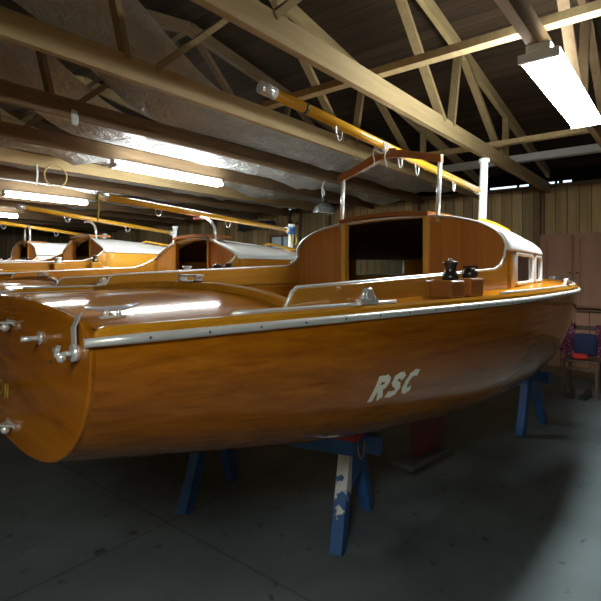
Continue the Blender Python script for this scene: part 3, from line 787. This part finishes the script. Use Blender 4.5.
# white lashing on front boom
mb = MB()
for i in range(3):
    c = Vector((2.20+.022*i, 0, 2.449-.0022*i)); mb.tube([c+Vector((.004*sin(3*a), .04*cos(a), .04*sin(a)-.004)) for a in [2*pi*k/14 for k in range(14)]], .0045, 6, closed=True)
mb.tube([(2.20, .04, 2.45), (2.195, .052, 2.40), (2.20, .045, 2.35), (2.20, .05, 2.31)], .0045, 6)
mb.tube([(2.20, -.04, 2.45), (2.19, -.055, 2.39), (2.19, -.05, 2.36), (2.20, -.062, 2.29)], .0045, 6)
tag(mb.build('rope_lashing', M['rope']), 'white cord tying the front boom to its wooden crutch bar', 'rope')
# blue and yellow lashing at foot of boat2's boom
t = thing('strap_lashing', 'blue and yellow straps around the stub of the second boat', 'strap', (3.81, 2.66, 1.97))
MB().cyl((0, -.01, .10), (0, -.01, .19), .05, 14).build('blue_band', plain('blue_strap', (.05, .2, .55), .6), t)
MB().tube([(.04, -.05, .1), (.05, -.06, .0), (.03, -.05, -.04)], .012, 8).tube([(-.04, -.05, .1), (-.05, -.06, .02), (-.03, -.06, -.04)], .012, 8).build('yellow_tail', plain('yellow_strap', (.7, .55, .1), .6), t)

# ------------------------------------------------------------------ blue trestles
def trestle(near, far, ztop, lbl, worn=False, group='blue trestles'):
    near = Vector(near); far = Vector(far); d = (near-far); L_ = d.length; ang = math.atan2(d.y, d.x)
    t = thing('trestle', lbl, 'trestle', ((near.x+far.x)/2, (near.y+far.y)/2, 0), ang, group)
    h = L_/2
    MB().box((-h-.05, -.035, ztop-.11), (h+.19, .035, ztop)).build('beam', M['blue'], t, bevel=.004)
    for s in (1, -1):
        for r in (1, -1):
            mb = MB(); mb.beam((s*h, r*.06, ztop-.01), (s*(h+.02), r*.29, 0.0), .07, .085, (0, 1, 0))
            o = mb.build('leg', M['wornblue'] if (worn and s == 1 and r == -1) else M['blue'], t)
            if worn and s == 1 and r == -1: lab(o, 'blue leg worn down to bare wood')
        MB().prism([(s*(h+.03), -.13, ztop-.30), (s*(h+.03), .13, ztop-.24), (s*(h+.03), .065, ztop-.04), (s*(h+.03), -.065, ztop-.04)], (s*.014, 0, 0)).build('gusset', M['blue'], t)
    return t
tr1 = trestle((1.83, -.06, 0), (1.45, .90, 0), .60, 'blue wooden trestle with a worn white leg under the front boat\'s middle', True)
o = MB().box((-.16, -.19, .52), (.6, -.12, .61)).build('side_beam', M['blue'], tr1, bevel=.004)
MB().box((.42, -.19, .53), (.455, .035, .58)).box((-.1, -.19, .53), (-.065, .035, .58)).build('spacer', M['blue'], tr1)
mb = MB(); mb.tube([(.60, -.02, .60), (.615, -.04, .55), (.62, -.08, .49), (.62, -.13, .49), (.615, -.16, .54), (.61, -.155, .61)], .004, 6).tube([(.5, .037, .6), (.51, .04, .55), (.5, .042, .5)], .004, 6)
o = mb.build('cord', M['string'], None); o.matrix_world = tr1.matrix_basis.copy(); tag(o, 'tan cord looped over the end of the worn blue trestle', 'rope')
bpy.context.view_layer.update()
pk = MB().box((.02, -.20, .61), (.62, .06, .645)).build('packing_board', M['red']); pk.location = tr1.location; pk.rotation_euler = tr1.rotation_euler
tag(pk, 'dull red packing board on the worn blue trestle under the hull', 'board')
tr2 = trestle((4.57, -.09, 0), (4.57, .75, 0), .60, 'blue wooden trestle propping the front boat near its bow')
for b_, n in ((boat2, 'second'), (boat3, 'third'), (boat4, 'farthest')):
    for u, w in ((1.6, 'stern'), (4.5, 'bow')):
        c = copy_tree(tr2); c.location = (b_.location.x+u, b_.location.y, 0); c.scale.z = (b_.location.z+.6)/.6; c['label'] = 'blue trestle under the %s boat\'s %s' % (n, w)

# ------------------------------------------------------------------ chair corner
t = bthing('wooden_chair', 'dark wooden chair by the plank wall, loaded with cushion and cloth', 'chair', 6.86, .88, 0)
cw, cdp, ch = .36, .40, .44
darkw = wood('dark_chair_wood', (.06, .035, .02), (.12, .07, .04), (10, 10, 1.5), .5)
for q0 in (0, cw):
    MB().beam((0, q0, 0), (0, q0, ch), .035, .035, (1, 0, 0)).build('leg', darkw, t)
    MB().beam((cdp+.03, q0, 0), (cdp, q0, ch), .035, .035, (1, 0, 0)).build('leg', darkw, t)
    MB().beam((cdp, q0, ch), (cdp+.06, q0, .86), .032, .032, (1, 0, 0)).build('back_post', darkw, t)
MB().box((-.03, -.03, ch), (cdp+.02, cw+.03, ch+.03)).build('seat', darkw, t, bevel=.008)
for z in (.62, .83): MB().box((cdp+.025+(z-.44)*.14-.012, 0, z-.03), (cdp+.025+(z-.44)*.14+.008, cw, z+.03)).build('back_rail', darkw, t)
MB().box((-.012, 0, .34), (.012, cw, .38)).build('stretcher', darkw, t)
def cushion(name, c, r, mat, M_=None, seed=1):
    mb = MB(); rows = []
    for i in range(13):
        a = -pi/2+pi*i/12; row = []
        for j in range(25):
            b2 = 2*pi*j/24
            e = lambda x, p: math.copysign(abs(x)**p, x)
            p = Vector((r[0]*e(cos(a), .6)*e(cos(b2), .5), r[1]*e(cos(a), .6)*e(cos(b2), .5 if False else .5) if False else r[1]*e(cos(a), .6)*e(sin(b2), .5), r[2]*sin(a)))
            p *= 1+.06*noise.noise(p*9+Vector((seed, 0, 0)))
            if M_ is not None: p = M_ @ p
            row.append(Vector(c)+p)
        rows.append(row)
    return mb.grid(rows).build(name, mat)
o = cushion('cushion', (0, 0, 0), (.15, .14, .045), plain('navy_cloth', (.018, .025, .07), .9, sc=20), Matrix.Rotation(radians(82), 3, 'Y'))
o.location = B(7.19, 1.05, .63); o.rotation_euler = (0, 0, BR); tag(o, 'navy blue cushion leaning on the chair back', 'cushion')
def pinkcloth():
    m, nt, b = newmat('pink_patterned_cloth'); L = nt.links.new
    tc = node(nt, 'ShaderNodeTexCoord'); v = node(nt, 'ShaderNodeTexVoronoi'); v.inputs['Scale'].default_value = 26; L(tc.outputs['Object'], v.inputs['Vector'])
    r = ramp(nt, [(.22, (.30, .12, .17)), (.42, (.10, .018, .045))]); L(v.outputs[0], r.inputs[0]); L(r.outputs[0], b.inputs['Base Color']); b.inputs['Roughness'].default_value = .9; return m
def drape(p, q, w, ztop, zbot, lbl, seed):
    rows = []
    for i in range(15):
        f = i/14; row = []
        for j in range(13):
            g = j/12
            row.append((-.05*sin(pi*min(1, f*1.6))+.025*sin(g*9+seed)*f+.02*noise.noise(Vector((f*3, g*4, seed))), (g-.5)*w*(1+.15*f)+.02*noise.noise(Vector((f*4, seed, g))), ztop-(ztop-zbot)*f*(.85+.15*sin(g*4+seed))))
        rows.append(row)
    rows = [[(.05, y, z-.06) for x, y, z in rows[0]]]+rows
    o = MB().grid(rows).build('draped_cloth', pinkcloth(), solid=.008); o.location = B(p, q, 0); o.rotation_euler = (0, 0, BR)
    tag(o, lbl, 'cloth', 'patterned cloths on the chair')
drape(7.25, 1.28, .20, .89, .36, 'pink patterned cloth draped over the left side of the chair', 1)
drape(7.25, .86, .16, .88, .48, 'pink patterned cloth draped over the right side of the chair', 4)
o = cushion('folded_cloth', (0, 0, 0), (.09, .09, .035), plain('red_cloth', (.55, .03, .02), .9, sc=20), None, 5)
o.location = B(6.95, 1.07, .505); o.rotation_euler = (0, 0, BR+.3); tag(o, 'bright red folded cloth on the chair seat', 'cloth')
def shoe(p, q, rz, lbl):
    t = bthing('shoe', lbl, 'shoe', p, q, 0, 'dark shoes under the chair', rz)
    MB().box((-.14, -.045, 0), (.13, .045, .018)).build('sole', M['black'], t, bevel=.01)
    rows = []
    for i in range(13):
        x = -.135+.26*i/12; f = i/12; hgt = .05+.055*f**1.5 if f < .85 else .105; w_ = .035+.008*sin(pi*f)
        rows.append([(x, w_*cos(pi*k/10), .016+hgt*max(0, sin(pi*k/10))**.7) for k in range(11)])
    b = MB().grid(rows); b.add(rows[0], [tuple(range(11))]); b.add(rows[-1], [tuple(range(11))]); b.build('upper', M['black'], t)
shoe(6.88, 1.16, .1, 'dark shoe under the chair, the left one'); shoe(6.88, 1.0, -.15, 'dark shoe under the chair, the right one')

# ------------------------------------------------------------------ hanging things
def hang_lamp():
    p, q = 5.2, 3.8; z = 2.36
    t = bthing('work_lamp', 'round metal reflector lamp hanging by a cord above the front boat\'s cockpit', 'lamp', p, q, z)
    MB().lathe([(.155, 0), (.15, .04), (.125, .085), (.085, .12), (.05, .135), (.045, .135), (.08, .112), (.12, .078), (.143, .036), (.15, 0)], n=28).build('reflector', plain('dull_reflector', (.16, .17, .16), .35, .5), t)
    MB().lathe([(0, .0), (.05, .01), (.12, .03), (.145, .032)], (0, 0, .0), 24).build('glass', M['roofgrey'], t)
    MB().cyl((0, 0, .13), (0, 0, .23), .045, 16, .035).build('socket', M['black'], t)
    MB().tube([(0, 0, .22), (.01, .01, .30), (-.02, .03, .34), (.02, .04, .37), (.0, .02, .40), (.03, 0, .445)], .008, 8).tube([(-.03, 0, .2), (-.04, .01, .28), (.0, .03, .35)], .008, 8).build('cord', M['white'], t)
hang_lamp()
# coil of hose on wall, leaning batten, rolled tarp
qc = q_of(298)
t = bthing('hose_coil', 'dark coil of hose hanging on the plank wall left of the reflector lamp', 'hose', PW-.06, qc, 2.78)
mb = MB()
for i in range(4): mb.tube([(-.02-.018*i, (.16+.012*(i % 2))*cos(a)+.01*i, (.17-.008*i)*sin(a)-.01*i) for a in [2*pi*k/24 for k in range(24)]], .011, 8, closed=True)
mb.build('coil', M['black'], t)
MB().cyl((0.06, 0, .17), (-.09, 0, .175), .008, 8).build('hook', M['iron'], t)
o = MB().beam((PW-.55, q_of(308)-.15, 1.2), (PW-.12, q_of(303), 2.86), .07, .04, (0, 1, 0)).build('leaning_plank', M['timber2']); bplace(o); tag(o, 'brown plank leaning on the wall beside the hose coil', 'plank')
t = bthing('rolled_tarpaulin', 'long dark rolled tarpaulin on brackets high on the plank wall', 'tarpaulin', PW-.20, q_of(278), 2.62)
rows = []
for i in range(31):
    y = (q_of(246)-q_of(278))*i/30
    rows.append([(.0+(.10+.02*noise.noise(Vector((y*4, k*.3, 1))))*cos(2*pi*k/14), y, .02+(.085+.02*noise.noise(Vector((y*3, k*.5, 4))))*sin(2*pi*k/14)) for k in range(15)])
mb = MB().grid(rows); mb.add(rows[0][:-1], [tuple(range(14))]); mb.add(rows[-1][:-1], [tuple(range(14))]); mb.build('roll', plain('dark_tarp', (.03, .035, .05), .5, bump=.4), t)
for y in (.25, 1.0): MB().box((-.12, y, -.10), (.15, y+.04, -.065)).build('bracket', M['iron'], t)
# white strip and loop hanging from the brown trusses at left
def ray_q(px, q):  # p on plane q seen at px
    a = radians(39)-atan((px-300)/480); return q/tan(a)
p = ray_q(35, 5.9)
o = MB().tube([(0, 0, 0), (.005, 0, -.12), (-.003, .003, -.24)], .012, 8, flat=.3).build('hanging_strip', M['white']); o.location = B(p, 5.86, HB+.02); o.rotation_euler = (0, 0, BR)
tag(o, 'short white strip dangling from a truss at far left', 'strip')
p = ray_q(54, 5.9)
o = MB().tube([(.13*cos(a), 0, -.11+.13*sin(a)) for a in [2*pi*k/20 for k in range(20)]], .009, 8, closed=True).build('cable_loop', M['string']); o.location = B(p, 5.866, HB+.03); o.rotation_euler = (0, 0, BR)
tag(o, 'tan loop of cable hung on a truss at far left', 'cable')
p = ray_q(72, 3.8)
rows = [[(x*.05+.012*noise.noise(Vector((x*2, z*3, 5))), .01*sin(z*6+x*2), -.12*z) for x in (-.5, -.2, .1, .4, .6)] for z in (0, .25, .5, .75, 1)]
o = MB().grid(rows).build('paper_scrap', M['white'], solid=.002); o.location = B(p, 3.766, HB+.06); o.rotation_euler = (0, 0, BR)
tag(o, 'torn white scrap hanging from the fourth truss at upper left', 'scrap')
o = MB().tube([(0, 0, 0), (.006, .0, -.14), (-.004, 0, -.26)], .008, 6).build('yellow_ribbon', plain('yellow_ribbon', (.7, .6, .08), .6)); o.location = (1.30, 2.62, 2.33)
tag(o, 'yellow ribbon dangling from the tip of the second boat\'s boom', 'ribbon')

# ------------------------------------------------------------------ world, colour
w = bpy.data.worlds.new('world'); SC.world = w; w.use_nodes = True
bg = w.node_tree.nodes['Background']; bg.inputs[0].default_value = (.62, .78, 1., 1); bg.inputs[1].default_value = 1.2
SC.view_settings.view_transform = 'Standard'; SC.view_settings.look = 'None'; SC.view_settings.gamma = 1
SC.view_settings.exposure = 1.0; SC.view_settings.use_curve_mapping = False
SC.cycles.use_denoising = True
SC.cycles.max_bounces = 8; SC.cycles.diffuse_bounces = 4; SC.cycles.transparent_max_bounces = 12
SC.cycles.sample_clamp_indirect = 6
